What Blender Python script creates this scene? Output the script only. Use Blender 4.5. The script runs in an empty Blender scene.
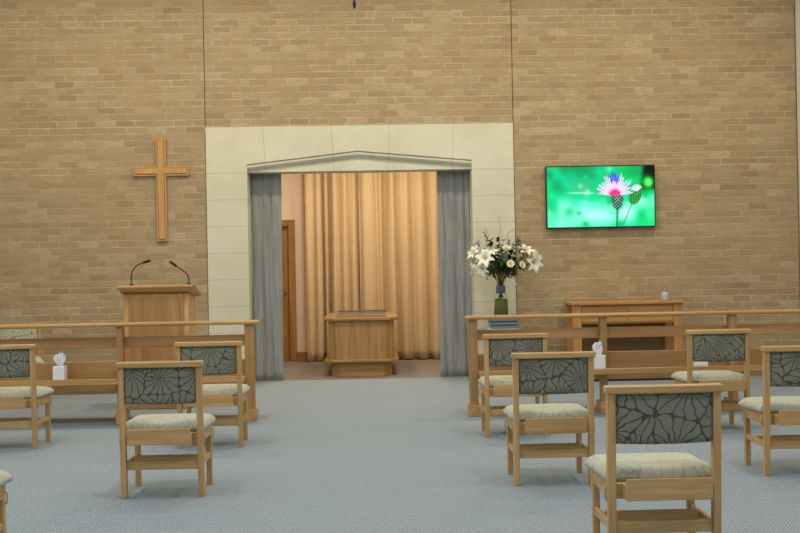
import bpy, bmesh, math, random
from math import sin, cos, pi, radians, atan2, sqrt
from mathutils import Vector, Matrix
random.seed(7)
scene = bpy.context.scene
COL = scene.collection

# ------------------------------------------------------------------ helpers
def lin(c):
    c = c / 255.0
    return c / 12.92 if c <= 0.04045 else ((c + 0.055) / 1.055) ** 2.4
def rgb(r, g, b): return (lin(r), lin(g), lin(b), 1.0)

def link(name, bm, mat, parent=None, smooth=False, loc=None):
    me = bpy.data.meshes.new(name)
    bmesh.ops.recalc_face_normals(bm, faces=bm.faces)
    bm.to_mesh(me); bm.free()
    mats = mat if isinstance(mat, (list, tuple)) else [mat]
    for m in mats: me.materials.append(m)
    if smooth:
        for p in me.polygons: p.use_smooth = True
    o = bpy.data.objects.new(name, me)
    COL.objects.link(o)
    if parent: o.parent = parent
    if loc: o.location = loc
    return o

def thing(name, label, cat, loc=(0, 0, 0), rz=0, group=None):
    o = bpy.data.objects.new(name, None); COL.objects.link(o)
    o.empty_display_size = 0.1
    o.location = loc; o.rotation_euler = (0, 0, rz)
    o['label'] = label; o['category'] = cat
    if group: o['group'] = group
    return o

def tag(o, label, cat, group=None):
    o['label'] = label; o['category'] = cat
    if group: o['group'] = group
    return o

def struct(name, bm, mat, smooth=False):
    o = link(name, bm, mat, None, smooth); o['kind'] = 'structure'; return o

def copy_tree(o, parent=None):
    c = o.copy(); COL.objects.link(c); c.parent = parent
    for ch in [x for x in o.children]: copy_tree(ch, c)
    return c

def bx(bm, x0, x1, y0, y1, z0, z1, bev=0.0, seg=1):
    b = bmesh.new()
    bmesh.ops.create_cube(b, size=1)
    for v in b.verts:
        v.co = Vector(((x0 + x1) / 2 + v.co.x * (x1 - x0), (y0 + y1) / 2 + v.co.y * (y1 - y0), (z0 + z1) / 2 + v.co.z * (z1 - z0)))
    if bev > 0:
        bmesh.ops.bevel(b, geom=list(b.edges), offset=bev, segments=seg, affect='EDGES', profile=0.5)
    merge(bm, b); return bm

def merge(bm, b, M=None):
    if M is not None: bmesh.ops.transform(b, matrix=M, verts=b.verts)
    me = bpy.data.meshes.new('tmp'); b.to_mesh(me); b.free(); bm.from_mesh(me); bpy.data.meshes.remove(me)

def box(*a, **k): return bx(bmesh.new(), *a, **k)

def prism(bm, pts, z0, z1, bev=0.0, seg=2, axis='Z'):
    """polygon in plan extruded upward (axis Z) or polygon in XZ extruded along Y"""
    b = bmesh.new()
    if axis == 'Z': vs = [b.verts.new((p[0], p[1], z0)) for p in pts]
    else: vs = [b.verts.new((p[0], z0, p[1])) for p in pts]
    f = b.faces.new(vs)
    r = bmesh.ops.extrude_face_region(b, geom=[f])
    d = Vector((0, 0, z1 - z0)) if axis == 'Z' else Vector((0, z1 - z0, 0))
    bmesh.ops.translate(b, vec=d, verts=[g for g in r['geom'] if isinstance(g, bmesh.types.BMVert)])
    bmesh.ops.recalc_face_normals(b, faces=b.faces)
    if bev > 0: bmesh.ops.bevel(b, geom=list(b.edges), offset=bev, segments=seg, affect='EDGES', profile=0.5)
    merge(bm, b); return bm

def tube(bm, pts, rad, n=8, caps=True):
    pts = [Vector(p) for p in pts]
    if not isinstance(rad, (list, tuple)): rad = [rad] * len(pts)
    rings = []; up = Vector((0, 0, 1))
    prev = None
    for i, p in enumerate(pts):
        t = (pts[min(i + 1, len(pts) - 1)] - pts[max(i - 1, 0)]).normalized()
        if prev is None:
            a = t.orthogonal().normalized()
        else:
            a = (prev - t * prev.dot(t)).normalized()
        prev = a
        b = t.cross(a)
        rings.append([bm.verts.new(p + (a * cos(2 * pi * k / n) + b * sin(2 * pi * k / n)) * rad[i]) for k in range(n)])
    for i in range(len(rings) - 1):
        for k in range(n):
            bm.faces.new((rings[i][k], rings[i][(k + 1) % n], rings[i + 1][(k + 1) % n], rings[i + 1][k]))
    if caps:
        bm.faces.new(rings[0][::-1]); bm.faces.new(rings[-1])
    return bm

def lathe(bm, prof, n=32, c=(0, 0)):
    rings = []
    for r, z in prof:
        rings.append([bm.verts.new((c[0] + r * cos(2 * pi * k / n), c[1] + r * sin(2 * pi * k / n), z)) for k in range(n)])
    for i in range(len(rings) - 1):
        for k in range(n):
            bm.faces.new((rings[i][k], rings[i][(k + 1) % n], rings[i + 1][(k + 1) % n], rings[i + 1][k]))
    if prof[0][0] > 1e-4: bm.faces.new(rings[0][::-1])
    if prof[-1][0] > 1e-4: bm.faces.new(rings[-1])
    bmesh.ops.remove_doubles(bm, verts=bm.verts, dist=1e-6)
    return bm

def bez(p, n=12):
    """smooth Catmull-Rom through points"""
    p = [Vector(q) for q in p]; out = []
    for i in range(len(p) - 1):
        a = p[max(i - 1, 0)]; b = p[i]; c = p[i + 1]; d = p[min(i + 2, len(p) - 1)]
        for k in range(n):
            t = k / n
            out.append(0.5 * ((2 * b) + (c - a) * t + (2 * a - 5 * b + 4 * c - d) * t * t + (3 * b - a - 3 * c + d) * t ** 3))
    out.append(p[-1]); return out

# ------------------------------------------------------------------ material nodes
class NT:
    def __init__(self, name):
        self.m = bpy.data.materials.new(name); self.m.use_nodes = True
        self.t = self.m.node_tree; self.b = self.t.nodes['Principled BSDF']
    def n(self, kind, **k):
        x = self.t.nodes.new(kind)
        for a, v in k.items(): setattr(x, a, v)
        return x
    def put(self, sock, v):
        if isinstance(v, bpy.types.NodeSocket): self.t.links.new(v, sock)
        else: sock.default_value = v
    def math(self, op, a, b=None, c=None, clamp=False):
        x = self.n('ShaderNodeMath', operation=op, use_clamp=clamp)
        self.put(x.inputs[0], a)
        if b is not None: self.put(x.inputs[1], b)
        if c is not None: self.put(x.inputs[2], c)
        return x.outputs[0]
    def mix(self, fac, a, b, blend='MIX'):
        x = self.n('ShaderNodeMix', data_type='RGBA', blend_type=blend)
        self.put(x.inputs[0], fac); self.put(x.inputs[6], a); self.put(x.inputs[7], b)
        return x.outputs[2]
    def comb(self, x, y, z=0.0):
        c = self.n('ShaderNodeCombineXYZ')
        for i, v in enumerate((x, y, z)): self.put(c.inputs[i], v)
        return c.outputs[0]
    def obj(self):
        c = self.n('ShaderNodeTexCoord').outputs['Object']
        s = self.n('ShaderNodeSeparateXYZ'); self.put(s.inputs[0], c)
        return c, s.outputs[0], s.outputs[1], s.outputs[2]
    def noise(self, vec, scale, detail=3.0, rough=0.55):
        x = self.n('ShaderNodeTexNoise'); self.put(x.inputs['Vector'], vec)
        x.inputs['Scale'].default_value = scale; x.inputs['Detail'].default_value = detail; x.inputs['Roughness'].default_value = rough
        return x.outputs['Fac']
    def white(self, vec):
        x = self.n('ShaderNodeTexWhiteNoise', noise_dimensions='3D'); self.put(x.inputs['Vector'], vec)
        return x.outputs['Value']
    def ramp(self, fac, stops):
        x = self.n('ShaderNodeValToRGB'); self.put(x.inputs[0], fac)
        e = x.color_ramp.elements
        while len(e) > 1: e.remove(e[-1])
        e[0].position, e[0].color = stops[0]
        for p, c in stops[1:]:
            k = e.new(p); k.color = c
        return x.outputs[0]
    def rng(self, v, a, b, c=0.0, d=1.0):
        x = self.n('ShaderNodeMapRange'); self.put(x.inputs[0], v)
        for i, q in enumerate((a, b, c, d)): self.put(x.inputs[i + 1], q)
        return x.outputs[0]
    def bump(self, h, strength=0.3, dist=0.01):
        x = self.n('ShaderNodeBump'); self.put(x.inputs['Height'], h)
        x.inputs['Strength'].default_value = strength; x.inputs['Distance'].default_value = dist
        self.put(self.b.inputs['Normal'], x.outputs[0])
    def out(self, col, rough=0.6, **k):
        self.put(self.b.inputs['Base Color'], col); self.put(self.b.inputs['Roughness'], rough)
        for a, v in k.items(): self.put(self.b.inputs[a.replace('_', ' ')], v)
        return self.m

def scale3(T, vec, s):
    x = T.n('ShaderNodeVectorMath', operation='MULTIPLY'); T.put(x.inputs[0], vec); x.inputs[1].default_value = s
    return x.outputs[0]
def addv(T, a, b):
    x = T.n('ShaderNodeVectorMath', operation='ADD'); T.put(x.inputs[0], a); T.put(x.inputs[1], b); return x.outputs[0]

def oak(name, light, dark, axis='X', rough=0.42):
    T = NT(name); v, x, y, z = T.obj()
    rnd = T.n('ShaderNodeObjectInfo').outputs['Random']
    off = T.comb(T.math('MULTIPLY', rnd, 17.0), T.math('MULTIPLY', rnd, 9.0), T.math('MULTIPLY', rnd, 5.0))
    s = {'X': (1.1, 16, 16), 'Y': (16, 1.1, 16), 'Z': (16, 16, 1.1)}[axis]
    vv = addv(T, scale3(T, v, s), off)
    a = T.noise(vv, 1.0, 5, 0.62)
    s2 = {'X': (5, 130, 130), 'Y': (130, 5, 130), 'Z': (130, 130, 5)}[axis]
    b = T.noise(addv(T, scale3(T, v, s2), off), 1.0, 2, 0.5)
    f = T.math('ADD', T.math('MULTIPLY', a, 0.75), T.math('MULTIPLY', b, 0.25))
    c = T.ramp(f, [(0.32, dark), (0.5, tuple((p + q) / 2 for p, q in zip(light, dark))), (0.64, light)])
    tint = T.rng(rnd, 0, 1, 0.9, 1.08)
    hsv = T.n('ShaderNodeHueSaturation'); T.put(hsv.inputs['Color'], c); T.put(hsv.inputs['Value'], tint)
    T.bump(f, 0.08, 0.004)
    return T.out(hsv.outputs[0], rough)

def plain(name, col, rough=0.5, var=0.08, scale=30.0, **k):
    T = NT(name); v, x, y, z = T.obj()
    f = T.noise(v, scale, 3)
    d = tuple(q * (1 - var) for q in col[:3]) + (1,); l = tuple(min(1, q * (1 + var)) for q in col[:3]) + (1,)
    return T.out(T.mix(f, d, l), rough, **k)

def bricks(name):
    T = NT(name); v, x, y, z = T.obj()
    H, Wd = 0.0812, 0.236
    row = T.math('FLOOR', T.math('DIVIDE', z, H))
    rshift = T.math('ADD', T.math('MULTIPLY', T.math('MODULO', row, 2.0), 0.5), T.math('MULTIPLY', T.white(T.comb(row, 3.3, 1.7)), 0.22))
    u = T.math('ADD', T.math('DIVIDE', T.math('ADD', x, 40.0), Wd), rshift)
    colm = T.math('FLOOR', u)
    fu = T.math('FRACT', u); fz = T.math('FRACT', T.math('DIVIDE', z, H))
    # distance to the mortar in metres
    du = T.math('MULTIPLY', T.math('MINIMUM', fu, T.math('SUBTRACT', 1.0, fu)), Wd)
    dz = T.math('MULTIPLY', T.math('MINIMUM', fz, T.math('SUBTRACT', 1.0, fz)), H)
    wob = T.math('MULTIPLY', T.math('SUBTRACT', T.noise(v, 45.0, 2), 0.5), 0.006)
    d = T.math('ADD', T.math('MINIMUM', T.math('MULTIPLY', du, 1.35), dz), wob)
    mort = T.rng(d, 0.004, 0.009, 1.0, 0.0)
    r1 = T.white(T.comb(row, colm, 0.5)); r2 = T.white(T.comb(colm, row, 8.5)); r3 = T.white(T.comb(row, colm, 21.5))
    base = T.ramp(r1, [(0.0, rgb(152, 133, 104)), (0.1, rgb(164, 145, 113)), (0.5, rgb(172, 154, 121)), (0.85, rgb(178, 161, 128)), (1.0, rgb(190, 174, 141))])
    grey = T.math('MULTIPLY', T.math('GREATER_THAN', r2, 0.9), T.rng(r3, 0, 1, 0.05, 0.45))
    base = T.mix(grey, base, rgb(138, 124, 100))
    org = T.math('MULTIPLY', T.math('LESS_THAN', r2, 0.14), 0.3)
    base = T.mix(org, base, rgb(178, 138, 88))
    mott = T.noise(scale3(T, v, (9, 9, 26)), 1.0, 4, 0.6)
    base = T.mix(T.rng(mott, 0.35, 0.7, 0.0, 0.30), base, rgb(150, 126, 90))
    big = T.noise(scale3(T, v, (0.8, 0.8, 1.2)), 1.0, 2)
    base = T.mix(T.rng(big, 0.35, 0.7, 0.0, 0.16), base, rgb(190, 172, 138))
    mc = T.mix(T.white(T.comb(row, 5.0, 2.0)), rgb(176, 157, 120), rgb(206, 192, 158))
    mc = T.mix(T.rng(T.noise(v, 6.0, 2), 0.4, 0.6, 0, 0.55), mc, rgb(158, 136, 98))
    c = T.mix(mort, base, mc)
    fine = T.noise(scale3(T, v, (14, 14, 110)), 1.0, 3, 0.65)
    c = T.mix(T.rng(fine, 0.35, 0.68, 0.0, 0.38), c, rgb(136, 116, 86))
    T.bump(T.math('ADD', T.math('MULTIPLY', mort, -0.6), T.math('MULTIPLY', mott, 0.5)), 0.35, 0.006)
    return T.out(c, 0.9)

def stone(name):
    T = NT(name); v, x, y, z = T.obj()
    n = T.noise(v, 2.2, 4); n2 = T.noise(v, 60.0, 3)
    c = T.mix(T.rng(n, 0.3, 0.7), rgb(206, 205, 180), rgb(220, 220, 200))
    c = T.mix(T.math('MULTIPLY', n2, 0.18), c, rgb(190, 180, 150))
    # course joints on the jambs, every 0.326 m below 2.58 m
    fz = T.math('FRACT', T.math('DIVIDE', T.math('SUBTRACT', 2.583 + 0.326 * 20, z), 0.326))
    dzj = T.math('MULTIPLY', T.math('MINIMUM', fz, T.math('SUBTRACT', 1.0, fz)), 0.326)
    low = T.math('LESS_THAN', z, 2.60)
    side = T.math('GREATER_THAN', T.math('ABSOLUTE', T.math('ADD', x, 0.128)), 1.36)
    jz = T.math('MULTIPLY', T.math('MULTIPLY', T.rng(dzj, 0.003, 0.008, 1.0, 0.0), low), side)
    blk = T.math('FLOOR', T.math('DIVIDE', T.math('SUBTRACT', 2.583 + 0.326 * 20, z), 0.326))
    tone = T.white(T.comb(T.math('MULTIPLY', blk, low), T.math('MULTIPLY', T.math('GREATER_THAN', x, 0.0), low), 4.0))
    c = T.mix(T.math('MULTIPLY', tone, 0.22), c, rgb(196, 190, 166))
    jx = None
    for k, x0 in enumerate((-1.29, -0.455, 0.235, 1.03)):
        q = T.rng(T.math('ABSOLUTE', T.math('SUBTRACT', x, T.math('ADD', x0, T.math('MULTIPLY', T.math('SUBTRACT', z, 2.9), -0.05 if k < 2 else 0.05)))), 0.003, 0.008, 1.0, 0.0)
        jx = q if jx is None else T.math('MAXIMUM', jx, q)
    jx = T.math('MULTIPLY', jx, T.math('SUBTRACT', 1.0, low))
    j = T.math('MAXIMUM', jz, jx)
    c = T.mix(T.math('MULTIPLY', j, 0.42), c, rgb(168, 156, 122))
    T.bump(T.math('ADD', T.math('MULTIPLY', n2, 0.3), T.math('MULTIPLY', j, -1.0)), 0.25, 0.004)
    return T.out(c, 0.85)

def carpet(name):
    T = NT(name); v, x, y, z = T.obj()
    a = T.noise(v, 1.3, 3); b = T.noise(v, 160.0, 2, 0.7); cc = T.noise(scale3(T, v, (90, 24, 1)), 1.0, 2)
    rib = T.math('SINE', T.math('MULTIPLY', T.math('ADD', x, T.math('MULTIPLY', y, 0.0)), 2 * pi / 0.020))
    rib2 = T.math('SINE', T.math('MULTIPLY', y, 2 * pi / 0.034))
    f = T.math('ADD', T.math('MULTIPLY', b, 0.5), T.math('MULTIPLY', cc, 0.5))
    f = T.math('ADD', f, T.math('MULTIPLY', T.math('MULTIPLY', rib, rib2), 0.24))
    c = T.ramp(f, [(0.25, rgb(96, 111, 121)), (0.5, rgb(131, 146, 156)), (0.75, rgb(163, 176, 184))])
    c = T.mix(T.rng(a, 0.35, 0.65, 0.0, 0.2), c, rgb(142, 150, 154))
    T.bump(f, 0.5, 0.004)
    return T.out(c, 0.95)

def flower_fabric(name, pale, line, plane='XZ', size=5.6, width=1.0):
    T = NT(name); v, x, y, z = T.obj()
    rnd = T.n('ShaderNodeObjectInfo').outputs['Random']
    q = z if plane == 'XZ' else y
    nz = T.n('ShaderNodeTexNoise'); T.put(nz.inputs['Vector'], v); nz.inputs['Scale'].default_value = 22; nz.inputs['Detail'].default_value = 1
    sp = T.n('ShaderNodeSeparateXYZ'); T.put(sp.inputs[0], nz.outputs['Color'])
    px = T.math('ADD', T.math('MULTIPLY', T.math('ADD', x, T.math('MULTIPLY', T.math('SUBTRACT', sp.outputs[0], .5), .035)), size), T.math('MULTIPLY', rnd, 60.0))
    pz = T.math('ADD', T.math('MULTIPLY', T.math('ADD', q, T.math('MULTIPLY', T.math('SUBTRACT', sp.outputs[1], .5), .035)), size), T.math('MULTIPLY', rnd, 23.0))
    p = T.comb(px, pz, 0.0)
    vo = T.n('ShaderNodeTexVoronoi', voronoi_dimensions='2D', feature='F1'); T.put(vo.inputs['Vector'], p); vo.inputs['Scale'].default_value = 1; vo.inputs['Randomness'].default_value = 0.8
    ve = T.n('ShaderNodeTexVoronoi', voronoi_dimensions='2D', feature='DISTANCE_TO_EDGE'); T.put(ve.inputs['Vector'], p); ve.inputs['Scale'].default_value = 1; ve.inputs['Randomness'].default_value = 0.8
    dv = T.n('ShaderNodeVectorMath', operation='SUBTRACT'); T.put(dv.inputs[0], p); T.put(dv.inputs[1], vo.outputs['Position'])
    s = T.n('ShaderNodeSeparateXYZ'); T.put(s.inputs[0], dv.outputs[0])
    ang = T.math('ARCTAN2', s.outputs[1], s.outputs[0])
    N = 15.0
    sn = T.math('ABSOLUTE', T.math('SINE', T.math('MULTIPLY', ang, N / 2)))
    r = vo.outputs['Distance']
    w = 0.030 * width
    ray = T.rng(T.math('DIVIDE', T.math('MULTIPLY', T.math('MULTIPLY', sn, r), 2.0 / N), T.math('MINIMUM', 1.0, T.math('MULTIPLY', r, 4.5))), w * 0.45, w * .85, 1.0, 0.0)
    core = T.rng(T.math('ABSOLUTE', T.math('SUBTRACT', r, 0.045)), 0.008, 0.018, 1.0, 0.0)
    tip = T.math('SUBTRACT', ve.outputs['Distance'], T.math('MULTIPLY', T.math('POWER', T.math('SUBTRACT', 1.0, sn), 2.0), 0.07))
    edge = T.rng(tip, w * 0.4, w * 0.85, 1.0, 0.0)
    m = T.math('MAXIMUM', T.math('MAXIMUM', ray, edge), core)
    weave = T.noise(v, 260.0, 2)
    c = T.mix(m, pale, line)
    c = T.mix(T.math('MULTIPLY', weave, 0.35), c, tuple(k * 0.55 for k in pale[:3]) + (1,))
    T.bump(T.math('ADD', T.math('MULTIPLY', m, -1.0), T.math('MULTIPLY', weave, 0.5)), 0.25, 0.003)
    return T.out(c, 0.9, Sheen_Weight=0.15)

def cloth(name, col, col2, sx=60, sz=4, rough=0.9, amt=0.15):
    T = NT(name); v, x, y, z = T.obj()
    a = T.noise(scale3(T, v, (sx, sx, sz)), 1.0, 4, 0.6); b = T.noise(scale3(T, v, (sz * 2, sz * 2, 90)), 1.0, 2)
    f = T.math('ADD', T.math('MULTIPLY', a, 0.93), T.math('MULTIPLY', b, 0.07))
    c = T.mix(T.rng(f, 0.3, 0.7), col, col2)
    T.bump(f, amt, 0.003)
    return T.out(c, rough, Sheen_Weight=0.1)

M = {}
M['brick'] = bricks('buff_brick')
M['stone'] = stone('cream_stone')
M['carpet'] = carpet('ribbed_carpet')
M['plaster'] = plain('white_plaster', rgb(216, 214, 206), 0.9, 0.02)
M['peach'] = plain('warm_plaster', rgb(236, 214, 190), 0.9, 0.02)
M['joint'] = plain('dark_joint', rgb(120, 100, 70), 0.95)
L, D = rgb(202, 168, 114), rgb(166, 128, 76)
for a in 'XYZ': M['oak' + a] = oak('chair_oak_' + a, L, D, a)
PL, PD = rgb(188, 148, 94), rgb(154, 114, 66)
for a in 'XYZ': M['pew' + a] = oak('pew_oak_' + a, PL, PD, a)
PL, PD = rgb(190, 146, 98), rgb(156, 112, 70)
for a in 'XYZ': M['pewr' + a] = oak('pew_oak_pink_' + a, PL, PD, a)
PL, PD = rgb(204, 164, 106), rgb(174, 132, 78)
for a in 'XYZ': M['rail' + a] = oak('rail_oak_' + a, PL, PD, a, 0.33)
PL, PD = rgb(198, 158, 104), rgb(166, 122, 72)
for a in 'XYZ': M['lec' + a] = oak('lectern_oak_' + a, PL, PD, a)
PL, PD = rgb(178, 142, 84), rgb(144, 106, 56)
for a in 'XYZ': M['cat' + a] = oak('catafalque_oak_' + a, PL, PD, a, 0.35)
PL, PD = rgb(196, 150, 88), rgb(166, 118, 64)
for a in 'XYZ': M['tab' + a] = oak('table_oak_' + a, PL, PD, a)
PL, PD = rgb(200, 160, 98), rgb(170, 128, 70)
for a in 'XZ': M['cross' + a] = oak('cross_oak_' + a, PL, PD, a)
PL, PD = rgb(176, 132, 68), rgb(142, 100, 46)
for a in 'XZ': M['door' + a] = oak('door_wood_' + a, PL, PD, a, 0.35)
M['fab_back_shaded'] = flower_fabric('floral_back_shaded', rgb(128, 130, 114), rgb(66, 64, 52), 'XZ', 5.6, .8)  # same fabric as seat and front, rear shade put into the colour
M['fab_seat_lit'] = flower_fabric('floral_seat_lit', rgb(188, 192, 172), rgb(162, 168, 144), 'XY', 5.6, 0.8)  # paler copy of that fabric, light from above put into the colour
M['fab_front'] = flower_fabric('floral_front_fabric', rgb(186, 188, 164), rgb(120, 124, 102), 'XZ', 5.6, 0.8)
M['grey_cloth'] = cloth('grey_curtain_cloth', rgb(124, 127, 126), rgb(160, 163, 160), 46, 2.5)
M['beige_cloth'] = cloth('beige_curtain_cloth', rgb(208, 182, 138), rgb(214, 188, 146), 12, 1.0, .9, .02)
M['black'] = plain('black_plastic', rgb(22, 22, 24), 0.4)
M['steel'] = plain('brushed_steel', rgb(170, 168, 160), 0.3, 0.05, Metallic=1.0)
M['brass'] = plain('dull_wire', rgb(168, 146, 104), 0.4, 0.05)
M['white'] = plain('white_card', rgb(236, 238, 240), 0.7, 0.02)
M['tissue'] = plain('white_tissue', rgb(240, 243, 248), 0.9, 0.02)
M['cream'] = plain('cream_paint', rgb(226, 222, 200), 0.6, 0.03)
M['blue'] = plain('slate_blue_glaze', rgb(108, 124, 142), 0.4, 0.1)
M['bluedark'] = plain('slate_blue_dark', rgb(70, 88, 116), 0.4, 0.1)
M['ribbon'] = plain('blue_ribbon', rgb(70, 82, 106), 0.6, 0.1)
M['moss'] = plain('green_moss', rgb(112, 116, 62), 0.95, 0.4, 90)
M['leaf'] = plain('dark_leaf', rgb(58, 86, 50), 0.45, 0.3, 20)
M['leaf2'] = plain('mid_leaf', rgb(92, 118, 62), 0.5, 0.3, 20)
M['leaf3'] = plain('pale_leaf', rgb(150, 166, 122), 0.55, 0.25, 30)
M['stem'] = plain('green_stem', rgb(84, 104, 56), 0.6, 0.2)
M['twig'] = plain('brown_twig', rgb(104, 88, 60), 0.7, 0.2)
M['petal'] = plain('white_petal', rgb(236, 238, 222), 0.6, 0.07, 40)
M['petalc'] = plain('cream_petal', rgb(238, 236, 208), 0.6, 0.06, 40)
M['bud'] = plain('green_white_bud', rgb(206, 214, 160), 0.6, 0.1)
M['budy'] = plain('yellow_bud', rgb(206, 200, 70), 0.6, 0.1)
M['anther'] = plain('brown_anther', rgb(190, 180, 90), 0.8, 0.1)
M['plate'] = plain('dark_bed_plate', rgb(104, 92, 78), 0.35, 0.1)
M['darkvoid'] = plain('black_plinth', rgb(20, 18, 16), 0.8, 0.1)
def glass(name, tint=(0.95, 0.97, 0.96, 1)):
    T = NT(name); v, x, y, z = T.obj()
    f = T.noise(v, 8.0, 1)
    return T.out(T.mix(f, tint, (1, 1, 1, 1)), 0.03, Transmission_Weight=1.0, IOR=1.08)
M['glass'] = glass('clear_glass')

# ------------------------------------------------------------------ setting
YW = 12.9                      # front face of the brick wall
XL, XR, ZC, YB = -5.55, 5.316, 5.6, -4.0
struct('floor', box(XL - .2, XR + .2, YB, 13.22, -0.15, 0), M['carpet'])
M['carpet2'] = plain('brown_carpet', rgb(126, 118, 108), .95, .18, 120)
struct('floor_alcove', box(-2.5, 2.3, 13.22, 16.4, -0.15, 0), M['carpet2'])
struct('ceiling', box(XL - .2, XR + .2, YB, YW + .4, ZC, ZC + .15), M['plaster'])
struct('wall_left', box(XL - .2, XL, YB, YW + .3, 0, ZC), M['plaster'])
struct('wall_right', box(XR, XR + .2, YB, YW + .3, 0, ZC), M['plaster'])
OX0, OX1, OZ = -1.503, 1.252, 2.597          # opening
SX0, SX1, SZ = -2.004, 1.776, 3.148          # stone surround
g = 0.0045
bm = bmesh.new()
bx(bm, XL, SX0 - g, YW, YW + .35, 0, ZC)
bx(bm, SX1 + g, XR, YW, YW + .35, 0, ZC)
bx(bm, SX0 + g, SX1 - g, YW, YW + .35, SZ + .002, ZC)
struct('wall_back', bm, M['brick'])
bm = bmesh.new()
bx(bm, SX0 - g, SX0 + g, YW + .03, YW + .3, 0, ZC); bx(bm, SX1 - g, SX1 + g, YW + .03, YW + .3, 0, ZC)
struct('trim_1', bm, M['joint'])
# thin dark line in the corner against the right wall
struct('trim_2', box(XR - .012, XR, YW - .010, YW, 0, ZC), M['joint'])
# stone surround with gabled recess
E1 = [(OX0, 2.688), (-.154, 2.836), (OX1, 2.702)]
bm = bmesh.new()
YS = YW - .012
yb = YW + .35
def quadstrip(bm, A, B):
    for i in range(len(A) - 1):
        q = [A[i], A[i + 1], B[i + 1], B[i]]
        bm.faces.new([bm.verts.new(p) for p in q])
outer = [(SX0 + .004, 0), (SX0 + .004, SZ), (-.154, SZ), (SX1 - .004, SZ), (SX1 - .004, 0)]
inner = [(OX0, 0), E1[0], E1[1], E1[2], (OX1, 0)]
quadstrip(bm, [(x, YS, z) for x, z in outer], [(x, YS, z) for x, z in inner])
quadstrip(bm, [(x, YS, z) for x, z in outer], [(x, YS + .06, z) for x, z in outer])
prof = [(YS, 0), (YS + .035, 0), (YS + .035, -.014), (YS + .006, -.014), (YS + .010, -.040), (YS + .030, -.062), (YS + .062, -.082)]
for (ya, da), (yc, dc) in zip(prof[:-1], prof[1:]):
    quadstrip(bm, [(x, ya, z + da) for x, z in E1], [(x, yc, z + dc) for x, z in E1])
quadstrip(bm, [(x, prof[-1][0], z + prof[-1][1]) for x, z in E1], [(x, prof[-1][0], OZ) for x, z in E1])
# soffit and reveals, thick pieces behind
quadstrip(bm, [(OX0, prof[-1][0], OZ), (OX1, prof[-1][0], OZ)], [(OX0, yb, OZ), (OX1, yb, OZ)])
quadstrip(bm, [(OX0, YS, 0), (OX0, YS, E1[0][1])], [(OX0, yb, 0), (OX0, yb, E1[0][1])])
quadstrip(bm, [(OX1, YS, 0), (OX1, YS, E1[2][1])], [(OX1, yb, 0), (OX1, yb, E1[2][1])])
bmesh.ops.remove_doubles(bm, verts=bm.verts, dist=1e-5)
st = struct('trim_3', bm, M['stone'])
# solid core of the stone so no light leaks
bm = bmesh.new()
bx(bm, SX0 + g, OX0 - .001, YW + .05, yb, 0, SZ); bx(bm, OX1 + .001, SX1 - g, YW + .05, yb, 0, SZ)
bx(bm, OX0 - .001, OX1 + .001, YW + .07, yb, OZ + .001, SZ)
struct('trim_4', bm, M['stone'])
# alcove (committal space)
AX0, AX1, AY, AZ = -2.3, 2.1, 16.1, 3.5
struct('wall_alcove_left', box(AX0 - .15, AX0, yb, AY + .2, 0, AZ), M['peach'])
struct('wall_alcove_right', box(AX1, AX1 + .15, yb, AY + .2, 0, AZ), M['peach'])
bm = bmesh.new()
DX0, DX1, DZ = -2.09, -1.235, 2.09
bx(bm, DX1, AX1, AY, AY + .2, 0, AZ); bx(bm, AX0, DX0, AY, AY + .2, 0, AZ); bx(bm, DX0, DX1, AY, AY + .2, DZ, AZ)
struct('wall_alcove_back', bm, M['peach'])
struct('ceiling_alcove', box(AX0 - .15, AX1 + .15, yb, AY + .2, AZ, AZ + .15), M['peach'])
struct('baseboard_alcove', box(DX1 + .07, AX1, AY - .018, AY, 0, .14, bev=.004), M['doorX'])
d = bpy.data.objects.new('door_1', None); COL.objects.link(d); d['kind'] = 'structure'
link('door_leaf', box(DX0 + .005, DX1 - .03, AY + .05, AY + .09, .005, DZ - .03, bev=.003), M['doorZ'], d)
bm = bmesh.new()
bx(bm, DX1 - .03, DX1 + .07, AY - .025, AY + .10, 0, DZ + .07, bev=.006); bx(bm, DX0 - .07, DX0 + .005, AY - .025, AY + .10, 0, DZ + .07, bev=.006)
bx(bm, DX0 + .005, DX1 - .03, AY - .025, AY + .10, DZ - .03, DZ + .07, bev=.006)
link('door_frame', bm, M['doorZ'], d)
bm = bmesh.new(); tube(bm, [(DX1 - .09, AY + .05, 1.04), (DX1 - .09, AY, 1.04)], .011, 10); tube(bm, [(DX1 - .09, AY, 1.04), (DX1 - .21, AY, 1.04)], .010, 10)
link('door_handle', bm, M['steel'], d, True)

# ------------------------------------------------------------------ curtains
def curtain(name, label, x0, x1, y, z0, z1, folds, mat, hem=0.0, lean=0.0, nx=260, nz=24):
    """folds: list of (centre 0-1, width, depth)"""
    bm = bmesh.new(); grid = []
    for j in range(nz + 1):
        t = j / nz; z = z0 + (z1 - z0) * t; row = []
        for i in range(nx + 1):
            u = i / nx; dy = 0
            for c, w, dp in folds:
                cc = c + 0.012 * sin(3.1 * t + c * 40); q = (u - cc) / w
                dy += dp * math.exp(-q * q) * (0.72 + 0.28 * (1 - t))
            x = x0 + (x1 - x0) * u + lean * (1 - t) * u
            row.append(bm.verts.new((x, y - dy + 0.004 * sin(9 * t + u * 30), z + (0.006 * sin(u * 60) if j == 0 else 0))))
        grid.append(row)
    for j in range(nz):
        for i in range(nx): bm.faces.new((grid[j][i], grid[j][i + 1], grid[j + 1][i + 1], grid[j + 1][i]))
    root = thing(name, label, 'curtain', (0, 0, 0))
    o = link('fabric', bm, mat, root, True)
    so = o.modifiers.new('thick', 'SOLIDIFY'); so.thickness = 0.004
    # rail and sliders hidden behind the lintel hold it up
    return root
fl = [(.14, .13, .045), (.48, .11, .035), (.80, .13, .045)]
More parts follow.
